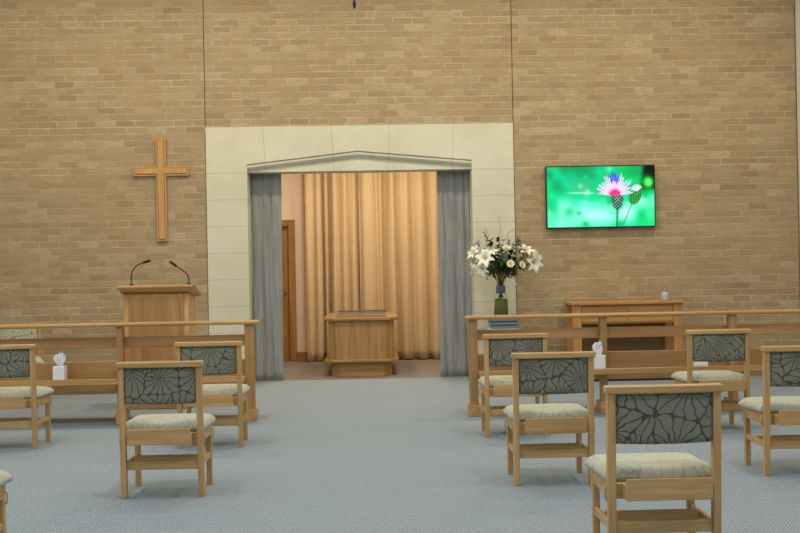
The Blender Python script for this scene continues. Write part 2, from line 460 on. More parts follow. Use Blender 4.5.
c = curtain('curtain', 'grey woven curtain drawn to left side of the stone opening', OX0 + .004, -1.112, YW + .29, 0.012, OZ - .002, fl, M['grey_cloth'], lean=-0.02)
c['group'] = 'grey curtains framing the opening'
fl = [(.10, .12, .04), (.42, .13, .045), (.74, .10, .04), (.95, .08, .03)]
c = curtain('curtain', 'grey woven curtain drawn to right side of opening, beside flower vase', .840, OX1 - .004, YW + .29, 0.012, OZ - .002, fl, M['grey_cloth'])
c['group'] = 'grey curtains framing the opening'
def rfolds(cs, seed):
    r = random.Random(seed)
    return [(a, w * r.uniform(.9, 1.1), dp * r.uniform(.85, 1.15)) for a, w, dp in cs]
fl = rfolds([(.06, .05, .04), (.16, .03, -.05), (.245, .045, .05), (.33, .032, -.13), (.40, .03, .05), (.455, .034, -.17), (.56, .05, .07), (.655, .03, -.06), (.74, .05, .06), (.825, .025, -.05), (.91, .04, .05), (.99, .025, -.12)], 3)
c = curtain('curtain', 'golden beige curtain left half behind the catafalque, next to door', -.99, -.19, AY - .21, 0.015, 3.35, fl, M['beige_cloth'])
c['group'] = 'golden beige curtains at the back of the alcove'
fl = rfolds([(.0, .02, -.10), (.085, .05, .06), (.165, .03, -.08), (.215, .02, .05), (.252, .028, -.17), (.315, .035, .07), (.37, .025, -.12), (.44, .04, .06), (.51, .025, -.07), (.58, .04, .06), (.65, .025, -.10), (.72, .04, .05), (.79, .03, -.06), (.87, .04, .04), (.94, .02, -.05)], 4)
c = curtain('curtain', 'golden beige curtain right half behind the catafalque', -.18, 1.42, AY - .20, 0.015, 3.35, fl, M['beige_cloth'])
c['group'] = 'golden beige curtains at the back of the alcove'
rl = bmesh.new(); bx(rl, -1.1, 1.5, AY - .26, AY - .14, 3.352, AZ)
struct('trim_5', rl, M['peach'])

# ------------------------------------------------------------------ catafalque
ct = thing('catafalque', 'oak catafalque with chamfered corners standing inside the curtained alcove', 'catafalque', (-.15, 13.55, 0))
def octo(hw, y0, y1, ch, chy): return [(-hw + ch, y0), (hw - ch, y0), (hw, y0 + chy), (hw, y1 - chy), (hw - ch, y1), (-hw + ch, y1), (-hw, y1 - chy), (-hw, y0 + chy)]
bm = bmesh.new(); prism(bm, octo(.39, .03, 1.7, .10, .10), 0, .185, .004, 1); link('plinth', bm, M['catX'], ct)
bm = bmesh.new(); prism(bm, octo(.43, .0, 1.75, .105, .14), .215, .72, .003, 1); link('body', bm, M['catZ'], ct)
bm = bmesh.new(); prism(bm, octo(.482, -.05, 1.8, .115, .15), .185, .222, .008, 2); link('base_moulding', bm, M['catX'], ct)
bm = bmesh.new(); prism(bm, octo(.485, -.05, 1.8, .115, .15), .718, .762, .010, 2); link('top_slab', bm, M['catX'], ct)
bm = bmesh.new(); bx(bm, -.335, .335, .10, 1.68, .762, .772, .003)
bx(bm, -.345, .345, 1.66, 1.70, .762, .79, .003)
link('coffin_bed', bm, M['plate'], ct)

# ------------------------------------------------------------------ cross
cr = thing('cross', 'plain oak cross with routed border hanging on the brick wall', 'cross', (-2.545, YW, 0))
def crosspoly(w, zb, zt, xa, za, zc): return [(-w, zb), (w, zb), (w, za), (xa, za), (xa, zc), (w, zc), (w, zt), (-w, zt), (-w, zc), (-xa, zc), (-xa, za), (-w, za)]
bm = bmesh.new(); prism(bm, crosspoly(.062, 1.765, 3.02, .338, 2.562, 2.682), -.038, -.002, .003, 1, 'Y'); link('cross_board', bm, M['crossZ'], cr)
bm = bmesh.new(); prism(bm, crosspoly(.036, 1.791, 2.994, .312, 2.588, 2.656), -.048, -.038, .003, 1, 'Y'); link('raised_panel', bm, M['crossZ'], cr)
bm = bmesh.new(); prism(bm, crosspoly(.041, 1.786, 2.999, .317, 2.583, 2.661), -.0395, -.037, 0, 1, 'Y'); link('groove', bm, plain('cross_groove', rgb(122, 84, 44), .7), cr)

# ------------------------------------------------------------------ television
tv = thing('television', 'wall mounted flat television showing a pink thistle on green', 'television', (2.830, YW, 2.218))
TW, TH = .676, .383
link('casing', box(-TW, TW, -.075, -.02, -TH, TH, bev=.006), M['black'], tv)
link('wall_bracket', box(-.2, .2, -.02, -.001, -.15, .15), M['black'], tv)
_r = random.Random(5); BOK = []
for _k in range(46):
    _x, _y = _r.uniform(95, 700), _r.uniform(100, 435)
    _lt = _r.random() < .35 + .4 * (_y > 280)
    BOK.append((_x, _y, _r.uniform(12, 34), (_r.uniform(120, 225), 250, _r.uniform(190, 235)) if _lt else (0, _r.uniform(130, 185), _r.uniform(60, 110)), _r.uniform(.25, .6)))
def tvpix(u, v):
    """u, v in the screen, 0-1 from top left; returns sRGB 0-255"""
    X = 92 + u * 616; Y = 97 + v * 343
    def g(cx, cy, sx, sy=None):
        sy = sy or sx; return math.exp(-((X - cx) / sx) ** 2 - ((Y - cy) / sy) ** 2)
    c = [20, 196, 118]
    def lay(col, a):
        a = max(0, min(1, a))
        for i in range(3): c[i] += (col[i] - c[i]) * a
    lay((10, 150, 90), .8 * g(330, 130, 130, 40)); lay((0, 120, 70), .7 * g(250, 90, 120, 30))
    lay((90, 235, 180), .8 * g(215, 185, 40)); lay((40, 215, 150), .6 * g(130, 150, 50, 60))
    lay((120, 175, 130), .75 * g(290, 215, 70, 45)); lay((0, 205, 100), .7 * g(120, 250, 70, 50))
    lay((0, 150, 80), .7 * g(600, 120, 60, 35)); lay((60, 215, 140), .6 * g(400, 130, 50))
    lay((190, 255, 225), .95 * g(380, 370, 210, 75)); lay((215, 255, 235), .7 * g(180, 330, 60)); lay((160, 250, 205), .8 * g(160, 420, 120, 50))
    lay((20, 190, 110), .7 * g(120, 330, 40, 60)); lay((230, 255, 240), .8 * g(550, 360, 50)); lay((200, 255, 220), .7 * g(630, 300, 40))
    lay((60, 225, 120), .6 * g(680, 400, 40, 60)); lay((0, 190, 80), .7 * g(640, 380, 30)); lay((30, 200, 120), .6 * g(430, 290, 60, 40))
    lay((150, 245, 190), .7 * g(690, 300, 35, 50)); lay((30, 160, 90), .7 * g(310, 425, 20, 18))
    lay((235, 255, 245), .55 * g(255, 245, 60, 5)); lay((235, 255, 245), .4 * g(330, 248, 40, 5))
    for bxc, byc, br, col_, al in BOK: lay(col_, al * g(bxc, byc, br))
    # dark corner with a bokeh light
    a = 1 / (1 + math.exp(-(X - 640 + (Y - 160) * .12) / 7)) * (1 / (1 + math.exp((Y - 228) / 6)))
    lay((3, 22, 10), a); lay((60, 230, 70), 1.3 * g(673, 190, 30, 34)); lay((200, 255, 180), .9 * g(677, 192, 14))
    # stems
    if 345 < Y:
        xs = 494 - (Y - 350) * .05; lay((20, 110, 60), .9 * math.exp(-((X - xs) / 5) ** 2))
    if 312 < Y < 425:
        xs = 578 - (Y - 312) * .44; lay((60, 160, 90), .7 * math.exp(-((X - xs) / 5) ** 2))
    # second bud
    q = ((X - 597 + (Y - 270) * .22) / 36) ** 2 + ((Y - 268) / 48) ** 2
    if q < 1:
        h = (sin((X + Y) * .30) * sin((X - Y) * .30)); lay((30, 120, 45), .95); lay((150, 225, 120), .6 if h > .25 else 0)
    for k in range(9):
        an = -1.35 + k * .28 ; bxk, byk = 608, 238
        ux, uy = sin(an), -cos(an); s = (X - bxk) * ux + (Y - byk) * uy; p = abs((X - bxk) * uy - (Y - byk) * ux)
        if 0 < s < 36 and p < 3.2: lay((240, 190, 225) if k % 2 else (225, 245, 230), .9)
    # bulb of the main flower
    hw = 36 - abs(Y - 285) * .28
    if 262 < Y < 352 and abs(X - 495) < hw * (1 if Y < 330 else (352 - Y) / 22):
        h = sin((X - 495) * .33 + (Y) * .33) ; h2 = sin((X - 495) * .33 - Y * .33); lay((18, 62, 40), .95); lay((190, 225, 200), .75 if (h > .82 or h2 > .86) else 0)
    # florets
    cx, cy = 481, 266
    dx, dy = X - cx, cy - Y; dx *= 1 + .0040 * max(0, dy); r = sqrt(dx * dx + dy * dy); th = atan2(dx, dy)
    R = 134 + 14 * abs(cos(th)) * 1.0
    if dy > -2 and abs(th) < 1.45:
        fr = .5 + .5 * sin(th * 46 + .012 * r * sin(th * 9)); lim = R * (.86 + .14 * sin(th * 23 + 1) * sin(th * 11))
        if abs(th) > 1.0: lim *= 1 - .15 * (abs(th) - 1.0)
        if r < lim:
            t = r / lim
            if t < .30: lay((240, 40, 110), .95); lay((255, 120, 170), .4 * fr)
            elif t < .62: lay((255, 205, 235), .97); lay((250, 235, 255), .8 * fr); lay((240, 120, 185), .35 * (1 - fr) + max(0, (.42 - t) * 5))
            else:
                if abs(th) < .34: lay((70, 70, 200), .92); lay((165, 160, 245), .8 if fr > .65 else 0)
                elif fr > .30 - .2 * (t < .8): lay((236, 222, 250), .95); lay((190, 170, 240), .5 * sin(th * 31) ** 2)
                else: lay((60, 140, 140), .45)
    c = [128 + (q - 128) * 1.22 for q in c]; c[0] -= 14; c[2] += 8
    return c
T = NT('screen_picture'); at = T.n('ShaderNodeVertexColor', layer_name='Col')
T.put(T.b.inputs['Base Color'], (0.01, 0.01, 0.01, 1)); T.put(T.b.inputs['Roughness'], .35); T.put(T.b.inputs['Emission Color'], at.outputs[0]); T.put(T.b.inputs['Emission Strength'], 1.1); T.put(T.b.inputs['Specular IOR Level'], .08)
M['screen'] = T.m
NXs, NYs = 250, 140
bm = bmesh.new(); lay_ = bm.loops.layers.float_color.new('Col')
sw, sh = TW - .014, TH - .014
gv = [[bm.verts.new((-sw + 2 * sw * i / NXs, -.0765, sh - 2 * sh * j / NYs)) for i in range(NXs + 1)] for j in range(NYs + 1)]
cc = [[tuple(lin(max(0, min(255, q))) for q in tvpix(i / NXs, j / NYs)) + (1,) for i in range(NXs + 1)] for j in range(NYs + 1)]
for j in range(NYs):
    for i in range(NXs):
        ids = [(j, i), (j + 1, i), (j + 1, i + 1), (j, i + 1)]
        f = bm.faces.new([gv[a][b] for a, b in ids])
        for lp, (a, b) in zip(f.loops, ids): lp[lay_] = cc[a][b]
link('screen', bm, M['screen'], tv)

# ------------------------------------------------------------------ chairs
def make_chair(name='chapel_chair', front=False):
    t = thing(name, '', 'chair')
    for s in (-1, 1):       # rear legs run up to carry the top rail
        xa, xb = sorted((s * .2525, s * .217))
        link('leg', box(xa, xb, -.022, .022, 0, .798, bev=.004, seg=2), M['oakZ'], t)
        xa, xb = sorted((s * .246, s * .212))
        link('leg', box(xa, xb, .335, .372, 0, .392, bev=.004, seg=2), M['oakZ'], t)
        xa, xb = sorted((s * .241, s * .220))
        link('stretcher', box(xa, xb, .02, .338, .176, .214, bev=.003), M['oakY'], t)
    link('stretcher', box(-.219, .219, -.010, .012, .168, .224, bev=.003), M['oakX'], t)
    link('stretcher', box(-.222, .222, .19, .212, .170, .222, bev=.003), M['oakX'], t)
    bm = bmesh.new()
    for s in (-1, 1):
        xa, xb = sorted((s * .245, s * .221)); bx(bm, xa, xb, .018, .338, .325, .392, .003)
    bx(bm, -.219, .219, -.012, .012, .325, .392, .003); bx(bm, -.214, .214, .343, .366, .325, .392, .003)
    link('seat_frame', bm, M['oakX'], t)
    # top rail: slightly bowed cap
    bm = bmesh.new(); n = 16; P = []
    for i in range(n + 1):
        x = -.2625 + .525 * i / n; b = -.012 * (1 - (x / .2625) ** 2); P.append((x, -.036 + b))
    for i in range(n, -1, -1):
        x = -.2625 + .525 * i / n; b = -.012 * (1 - (x / .2625) ** 2); P.append((x, .030 + b))
    prism(bm, P, .796, .831, .007, 2); link('top_rail', bm, M['oakX'], t)
    # padded back, bowed to the rear, arched lower edge
    bm = bmesh.new(); nx, nz = 24, 12
    def backpt(u, w, side):
        x = -.218 + .436 * u; q = 2 * u - 1; zb = .574 - .004 * (1 - q * q); z = zb + (.797 - zb) * w
        bow = -.014 * (1 - q * q); th = .010 * (1 - (abs(2 * w - 1)) ** 8) * (1 - abs(q) ** 12) + .010
        return (x, bow + side * th, z)
    F = {}
    for sd in (-1, 1):
        for j in range(nz + 1):
            for i in range(nx + 1): F[sd, j, i] = bm.verts.new(backpt(i / nx, j / nz, sd))
    fr = []
    for j in range(nz):
        for i in range(nx):
            bm.faces.new((F[-1, j, i], F[-1, j, i + 1], F[-1, j + 1, i + 1], F[-1, j + 1, i]))
            f = bm.faces.new((F[1, j, i], F[1, j + 1, i], F[1, j + 1, i + 1], F[1, j, i + 1])); f.material_index = 1
    for i in range(nx):
        bm.faces.new((F[-1, 0, i], F[1, 0, i], F[1, 0, i + 1], F[-1, 0, i + 1])); bm.faces.new((F[-1, nz, i], F[-1, nz, i + 1], F[1, nz, i + 1], F[1, nz, i]))
    for j in range(nz):
        bm.faces.new((F[-1, j, 0], F[-1, j + 1, 0], F[1, j + 1, 0], F[1, j, 0])); bm.faces.new((F[-1, j, nx], F[1, j, nx], F[1, j + 1, nx], F[-1, j + 1, nx]))
    link('backrest', bm, [M['fab_back_shaded'], M['fab_front']], t, True)
    # loose padded seat
    bm = bmesh.new(); nx, ny = 26, 24; R = {}
    def rim(u):   # superellipse falloff
        return (1 - abs(u) ** 12)
    for sd in (0, 1):
        for j in range(ny + 1):
            for i in range(nx + 1):
                a = 2 * i / nx - 1; b = 2 * j / ny - 1
                x = a * (.258 + .006 * b); y = .222 + b * .197
                if y < .034 and abs(x) > .208: x = math.copysign(.208 + (abs(x) - .208) * .1, x)
                e = (rim(a) * rim(b)) ** .6
                dome = .006 * (1 - a * a) * (1 - b * b)
                dip = -.012 * math.exp(-((a) / .5) ** 2 - ((b + .75) / .5) ** 2) + .010 * math.exp(-((abs(a) - .75) / .3) ** 2 - ((b + .6) / .4) ** 2)
                z = .393 + (.004 if sd == 0 else .026 + .037 * e + dome + dip) * (1 if sd else 1)
                R[sd, j, i] = bm.verts.new((x, y, z))
    for j in range(ny):
        for i in range(nx):
            bm.faces.new((R[1, j, i], R[1, j, i + 1], R[1, j + 1, i + 1], R[1, j + 1, i])); bm.faces.new((R[0, j, i], R[0, j + 1, i], R[0, j + 1, i + 1], R[0, j, i + 1]))
    for i in range(nx):
        bm.faces.new((R[0, 0, i], R[0, 0, i + 1], R[1, 0, i + 1], R[1, 0, i])); bm.faces.new((R[0, ny, i], R[1, ny, i], R[1, ny, i + 1], R[0, ny, i + 1]))
    for j in range(ny):
        bm.faces.new((R[0, j, 0], R[1, j, 0], R[1, j + 1, 0], R[0, j + 1, 0])); bm.faces.new((R[0, j, nx], R[0, j + 1, nx], R[1, j + 1, nx], R[1, j, nx]))
    link('seat_cushion', bm, M['fab_seat_lit'], t, True)
    # open hymn book box behind the seat
    bm = bmesh.new()
    bx(bm, -.19, .19, -.112, -.100, .334, .430, .003); bx(bm, -.19, .19, -.100, -.012, .334, .344, .001)
    bx(bm, -.19, -.180, -.100, -.012, .344, .395, .001); bx(bm, .180, .19, -.100, -.012, .344, .395, .001)
    link('book_box', bm, M['oakX'], t)
    # wire links for joining chairs in rows
    for s in (-1, 1):
        for y0, z0 in ((.352, .33), (.0, .345)):
            bm = bmesh.new()
            pts = [(s * .248, y0, z0 + .028), (s * .256, y0, z0 + .024), (s * .260, y0, z0), (s * .256, y0, z0 - .026), (s * .248, y0, z0 - .03)]
            tube(bm, bez(pts, 4), .0035, 6); link('link_hook', bm, M['brass'], t, True)
    for c in t.children:      # the back leans a little to the rear
        k = c.name.split('.')[0]
        if k in ('backrest', 'top_rail') or (k == 'leg' and max(v.co.z for v in c.data.vertices) > .7):
            for v in c.data.vertices: v.co.y -= .036 * v.co.z / .83
    return t
chair0 = make_chair()
chairs = [
    (1.282, 4.66, 0, 'large oak chair nearest the camera at right, big floral back and green seat', 1),
    (-1.985, 4.62, 0, 'chair cut off by lower left corner of photo, only seat corner showing', 1),
    (-1.300, 6.47, 0, 'oak chair with floral back just left of the aisle, in front of another chair', 1),
    (1.120, 6.56, 0, 'oak floral chair right of the aisle, in the middle distance behind the large nearest chair', 1),
    (2.745, 6.68, 0, 'oak floral chair cut off by the right edge of the photo', 1),
    (-1.282, 8.26, 0, 'oak floral chair left of the aisle, beside the end post of the left pew', 1),
    (1.146, 8.46, 0, 'oak floral chair right of the aisle closest to the right pew rail end', 1),
    (2.806, 8.50, 0, 'oak floral chair before the right pew, small white pack seen under its back', 1),
    (-2.918, 8.38, 0, 'oak floral chair cut off by left edge of photo, near tissue box', 1),
    (-4.02, 12.0, pi + .34, 'chair facing the camera behind the left pew rail, pale floral back', 1),
]
for i, (x, y, rz, lb, k) in enumerate(chairs):
    o = chair0 if i == 0 else copy_tree(chair0)
    o.location = (x, y, 0); o.rotation_euler = (0, 0, rz); o['label'] = lb; o['category'] = 'chair'; o['group'] = 'floral oak chairs spaced out in the chapel'

# ------------------------------------------------------------------ pew fronts with rail
def pew(label, x0, x1, posts, ends, pm, hx0, hx1, az=.270):
    t = thing('pew', label, 'pew', (0, 9.70, 0), 0, 'oak pews with handrails across the chapel')
    # handrail, rounded
    bm = bmesh.new()
    bx(bm, hx0, hx1, -.075, .075, .890, .926, .016, 3); link('handrail', bm, M['railX'], t)
    for x, w in posts:
        p = link('post', box(x - w / 2, x + w / 2, -.042, .045, .10, .892, bev=.005, seg=2), M['pewZ'], t)
        link('plinth', box(x - w / 2 - .014, x + w / 2 + .014, -.060, .14, 0, .108, bev=.006, seg=2), M['railY'], p)
    link('back_slat', box(x0, x1, .046, .070, .692, .792, bev=.004), M[pm + 'X'], t)
    link('back_board', box(x0, x1, .046, .070, .392, .566, bev=.004), M[pm + 'X'], t)
    bm = bmesh.new(); bx(bm, x0, x1, -.17, -.043, .392, .418, .004); bx(bm, x0, x1, -.182, -.168, .374, .430, .005)
    link('book_ledge', bm, M['railX'], t)
    bm = bmesh.new(); bx(bm, x0, x1, .072, .46, .355, .395, .006)
    link('seat', bm, M['railX'], t)
    bm = bmesh.new(); bx(bm, x0, x1, .047, .071, az, .388, .003)
    link('seat_apron', bm, M['railX'], t)
    return t
pew('long oak pew with handrail on the left of the aisle', -4.70, -1.17, [(-1.135, .085), (-2.315, .058), (-3.52, .058), (-4.66, .085)], None, 'pew', -4.76, -1.045)
pew('long oak pew with handrail on the right of the aisle', .960, 4.66, [(.925, .078), (2.133, .062), (3.345, .070), (4.62, .085)], None, 'pewr', .855, 4.72, .305)

# ------------------------------------------------------------------ tissue boxes
def tissue_box(label, x, w, h, puff, rz=0):
    t = thing('tissue_box', label, 'tissue box', (x, 9.592, .4185), rz, 'white tissue boxes on the pew ledges')
    dd = w * .5
    link('carton', box(-w / 2, w / 2, -dd, dd, 0, h, bev=.002), M['white'], t)
    bm = bmesh.new(); r = random.Random(int(x * 100)); n = 14
    # folded tissue: fan of crumpled sheets
    for s in range(puff):
        a0 = s * 1.1 + r.random(); rows = []
        topx = r.uniform(-.02, .02)
        hh = r.uniform(.09, .125)
        for j in range(7):
            tt = j / 6; row = []
            for i in range(n + 1):
                u = i / n * 2 - 1
                wd = (.018 + .034 * sin(min(1, tt * 1.1) * pi * .75)) * (1 if tt < .75 else 1 - (tt - .75) * 2.6)
                px_ = u * wd; py_ = .010 * sin(u * 6 + s * 2 + tt * 3)
                row.append(bm.verts.new((px_ * cos(a0 * .5) - py_ * sin(a0 * .5) + topx * tt, px_ * sin(a0 * .5) * .5 + py_, h - .004 + hh * tt + .008 * sin(u * 5 + s))))
            rows.append(row)
        for j in range(6):
            for i in range(n): bm.faces.new((rows[j][i], rows[j][i + 1], rows[j + 1][i + 1], rows[j + 1][i]))
    o = link('tissue', bm, M['tissue'], t, True)
    m = o.modifiers.new('thick', 'SOLIDIFY'); m.thickness = .002
    return t
tissue_box('white cube tissue box with crumpled tissues on the left pew ledge', -2.838, .102, .13, 3)
tissue_box('white cube tissue box with one pointed tissue on the right pew ledge, by the post', 2.066, .100, .13, 2, .12)
t = thing('tissue_pack', 'small flat white tissue pack lying on the right pew ledge', 'tissue pack', (3.005, 9.595, .4185), 0)
link('packet', box(-.064, .064, -.05, .05, 0, .080, bev=.01, seg=2), M['white'], t)
link('flap', box(-.035, .035, -.052, -.049, .02, .045, bev=.001), M['tissue'], t)

# ------------------------------------------------------------------ lectern
lc = thing('lectern', 'wide oak lectern behind the left pew beneath the cross', 'lectern', (-2.192, 10.75, 0))
bm = bmesh.new()
prism(bm, [(-.328, 0), (-.27, -.03), (.27, -.03), (.328, 0), (.328, .38), (-.328, .38)], .05, 1.17, .012, 3); link('body', bm, M['lecZ'], lc)
link('front_panel', box(-.245, .245, -.040, -.028, .09, 1.13, bev=.004), M['lecZ'], lc)
for s in (-1, 1):
    bm = bmesh.new(); tube(bm, [(s * .300, -.012, .05), (s * .300, -.012, 1.17)], .034, 14); link('corner_pilaster', bm, M['lecZ'], lc, True)
link('base', box(-.36, .36, -.06, .42, 0, .05, bev=.008, seg=2), M['lecX'], lc)
# reading top: sloped slab with chamfered underside, high edge toward the seats
bm = bmesh.new()
sec = [(-.11, 1.235), (-.10, 1.252), (-.02, 1.256), (.42, 1.165), (.42, 1.125), (-.02, 1.17), (-.08, 1.19)]
b = bmesh.new(); vs = [b.verts.new((-.388, y, z)) for y, z in sec]; f = b.faces.new(vs); r = bmesh.ops.extrude_face_region(b, geom=[f])
bmesh.ops.translate(b, vec=(.776, 0, 0), verts=[g_ for g_ in r['geom'] if isinstance(g_, bmesh.types.BMVert)])
for v in b.verts:
    if v.co.z < 1.21 and v.co.y < .3: v.co.x *= .90
bmesh.ops.recalc_face_normals(b, faces=b.faces); bmesh.ops.bevel(b, geom=list(b.edges), offset=.005, segments=2, affect='EDGES')
merge(bm, b); link('reading_top', bm, M['lecX'], lc)
def mic(label, base, pts):
    t = thing('gooseneck_microphone', label, 'microphone', base, 0, 'gooseneck microphones on the lectern')
    bm = bmesh.new(); lathe(bm, [(.022, 0), (.022, .008), (.012, .014), (.008, .03)], 16); link('mount', bm, M['black'], t, True)
    pp = bez(pts, 8)
    bm = bmesh.new(); tube(bm, pp, .0055, 8); link('gooseneck', bm, M['black'], t, True)
    a, b_ = pp[-1], pp[-1] + (pp[-1] - pp[-2]).normalized() * .085
    bm = bmesh.new(); tube(bm, [a, a + (b_ - a) * .1, a + (b_ - a) * .5, b_ - (b_ - a) * .06, b_], [.008, .013, .015, .015, .008], 12); link('capsule', bm, M['black'], t, True)
    return t
mic('black gooseneck microphone at left end of lectern, bending right', (-2.432, 10.695, 1.257), [(0, 0, .02), (0, 0, .08), (.018, -.01, .15), (.07, -.02, .205), (.125, -.03, .225)])
mic('black gooseneck microphone at right end of lectern, bending left', (-1.855, 10.695, 1.257), [(0, 0, .02), (0, 0, .05), (-.02, -.01, .11), (-.07, -.02, .15), (-.115, -.03, .185)])

# ------------------------------------------------------------------ altar table on the right
tb = thing('altar_table', 'oak side table with panelled front against the brick wall under the television', 'table', (3.022, 12.36, 0))
link('table_top', box(-.672, .672, -.03, .50, .905, .940, bev=.008, seg=2), M['tabX'], tb)
for sx in (-1, 1):
    for y0 in (.0, .39):
        xa, xb = sorted((sx * .652, sx * .552)); link('leg', box(xa, xb, y0, y0 + .09, 0, .904, bev=.004), M['tabZ'], tb)
link('apron', box(-.553, .553, .02, .05, .68, .902, bev=.002), M['tabX'], tb)
for a, b_ in ((-.542, -.006), (.006, .542)):
    link('front_panel', box(a, b_, .008, .022, .70, .885, bev=.004), M['tabX'], tb)
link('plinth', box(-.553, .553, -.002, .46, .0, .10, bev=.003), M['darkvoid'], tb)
link('brick_shade_sheet', box(-.553, .553, .45, .472, .10, .68), plain('painted_brick_shade', rgb(120, 92, 60), .8), tb)  # added dark sheet, painted as the shaded brick seen through the open table
bt = thing('sanitiser_bottle', 'small clear bottle with white contents and metal top on the oak table', 'bottle', (3.515, 12.52, .9405))
bm = bmesh.new(); lathe(bm, [(.0, 0), (.040, 0), (.043, .008), (.043, .075), (.034, .095), (.016, .104), (.016, .112)], 24); link('body', bm, plain('pale_lotion', rgb(178, 190, 196), .15, .05), bt, True)
bm = bmesh.new(); lathe(bm, [(.020, .108), (.020, .124), (.007, .127), (.007, .165), (.0, .166)], 16); tube(bm, [(0, 0, .155), (-.03, -.01, .158), (-.038, -.012, .148)], .006, 8); link('pump', bm, M['steel'], bt, True)

# ------------------------------------------------------------------ flowers on pedestal
VX, VY = 1.535, 12.50
ped = thing('pedestal', 'cream pedestal behind the right pew holding the flower vase', 'pedestal', (VX + .02, VY, 0))
link('column', box(-.14, .14, -.14, .14, .04, .62, bev=.006), M['cream'], ped)
link('base', box(-.17, .17, -.17, .17, 0, .04, bev=.006), M['cream'], ped)
link('cap', box(-.165, .165, -.165, .165, .62, .645, bev=.006), M['cream'], ped)
tr = thing('tray', 'slate blue stepped tray under the glass flower vase', 'tray', (VX + .02, VY, .645))
bm = bmesh.new()
bx(bm, -.155, .155, -.155, .155, .0, .038, .010, 2); bx(bm, -.165, .165, -.165, .165, .046, .078, .010, 2); bx(bm, -.175, .175, -.175, .175, .088, .125, .012, 2)
link('slab', bm, M['blue'], tr)
bm = bmesh.new(); bx(bm, -.145, .145, -.145, .145, .036, .048); bx(bm, -.155, .155, -.155, .155, .076, .09)
link('groove', bm, M['bluedark'], tr)
vz = thing('vase', 'tall clear glass vase packed with green moss, blue ribbon round neck', 'vase', (VX, VY, .771))
bm = bmesh.new()
pr_ = [(0, .0), (.082, .0), (.084, .01), (.082, .22), (.072, .255), (.052, .285), (.049, .36), (.052, .42), (.075, .50)]
lathe(bm, pr_ + [(r_ - .004, z_) for r_, z_ in reversed(pr_[2:])] + [(0, .012)], 32)
link('glass_body', bm, M['glass'], vz, True)
bm = bmesh.new(); lathe(bm, [(0, .014), (.074, .014), (.076, .03), (.075, .20), (.068, .225), (.03, .232), (0, .23)], 28)
for v in bm.verts:
    if v.co.xy.length > .02: v.co += Vector((random.uniform(-1, 1), random.uniform(-1, 1), random.uniform(-1, 1))) * .003
link('moss_filling', bm, M['moss'], vz, True)
bm = bmesh.new(); lathe(bm, [(.0535, .292), (.0545, .294), (.0545, .375), (.0535, .377)], 28); link('ribbon', bm, M['ribbon'], vz, True)
NECK = Vector((VX, VY, 1.20))
bq = thing('bouquet', 'tall bouquet of white lilies and roses with dark foliage in the glass vase', 'flowers', NECK)

bm = bmesh.new()
for k in range(18):
    a = k * 2.4; q = .016 + .022 * (k % 3) / 2
    tube(bm, [(-cos(a) * .03, -sin(a) * .03, -.19), (cos(a) * q * .8, sin(a) * q * .8, -.08), (cos(a) * q, sin(a) * q, 0), (cos(a) * q * 2.0, sin(a) * q * 2.0, .11)], .0042, 6)
link('stem_bundle', bm, M['twig'], bq, True)

def gather(name, old):
    new = [c for c in bq.children if c not in old]
    main = [c for c in new if c.name.startswith('bloom')][0]
    main.name = name
    for c in new:
        if c is not main: c.parent = main
    return main

def leaf_mesh(bm, base, direc, up, length, width, fold=.15, droop=.25, n=6, tipp=1.0):
    direc = direc.normalized(); side = direc.cross(up).normalized(); nrm = side.cross(direc).normalized()
    rows = []
    for i in range(n + 1):
        t = i / n; w = width * (sin(pi * min(1, t ** .8)) ** .8) * .5 + .0006
        c_ = base + direc * length * t + nrm * (-droop * length * t * t)
        rows.append([bm.verts.new(c_ - side * w + nrm * fold * w), bm.verts.new(c_), bm.verts.new(c_ + side * w + nrm * fold * w)])
    for i in range(n):
        for k in range(2): bm.faces.new((rows[i][k], rows[i][k + 1], rows[i + 1][k + 1], rows[i + 1][k]))

def stem_path(tip, bend=.5):
    tip = Vector(tip); mid = NECK + (tip - NECK) * .45 + Vector((0, 0, .10 * bend))
    start = NECK + Vector(((tip.x - NECK.x) * -.02, (tip.y - NECK.y) * -.02, -.02))
    return bez([start, NECK + Vector(((tip.x - NECK.x) * .06, (tip.y - NECK.y) * .06, .09)), mid, tip], 6)

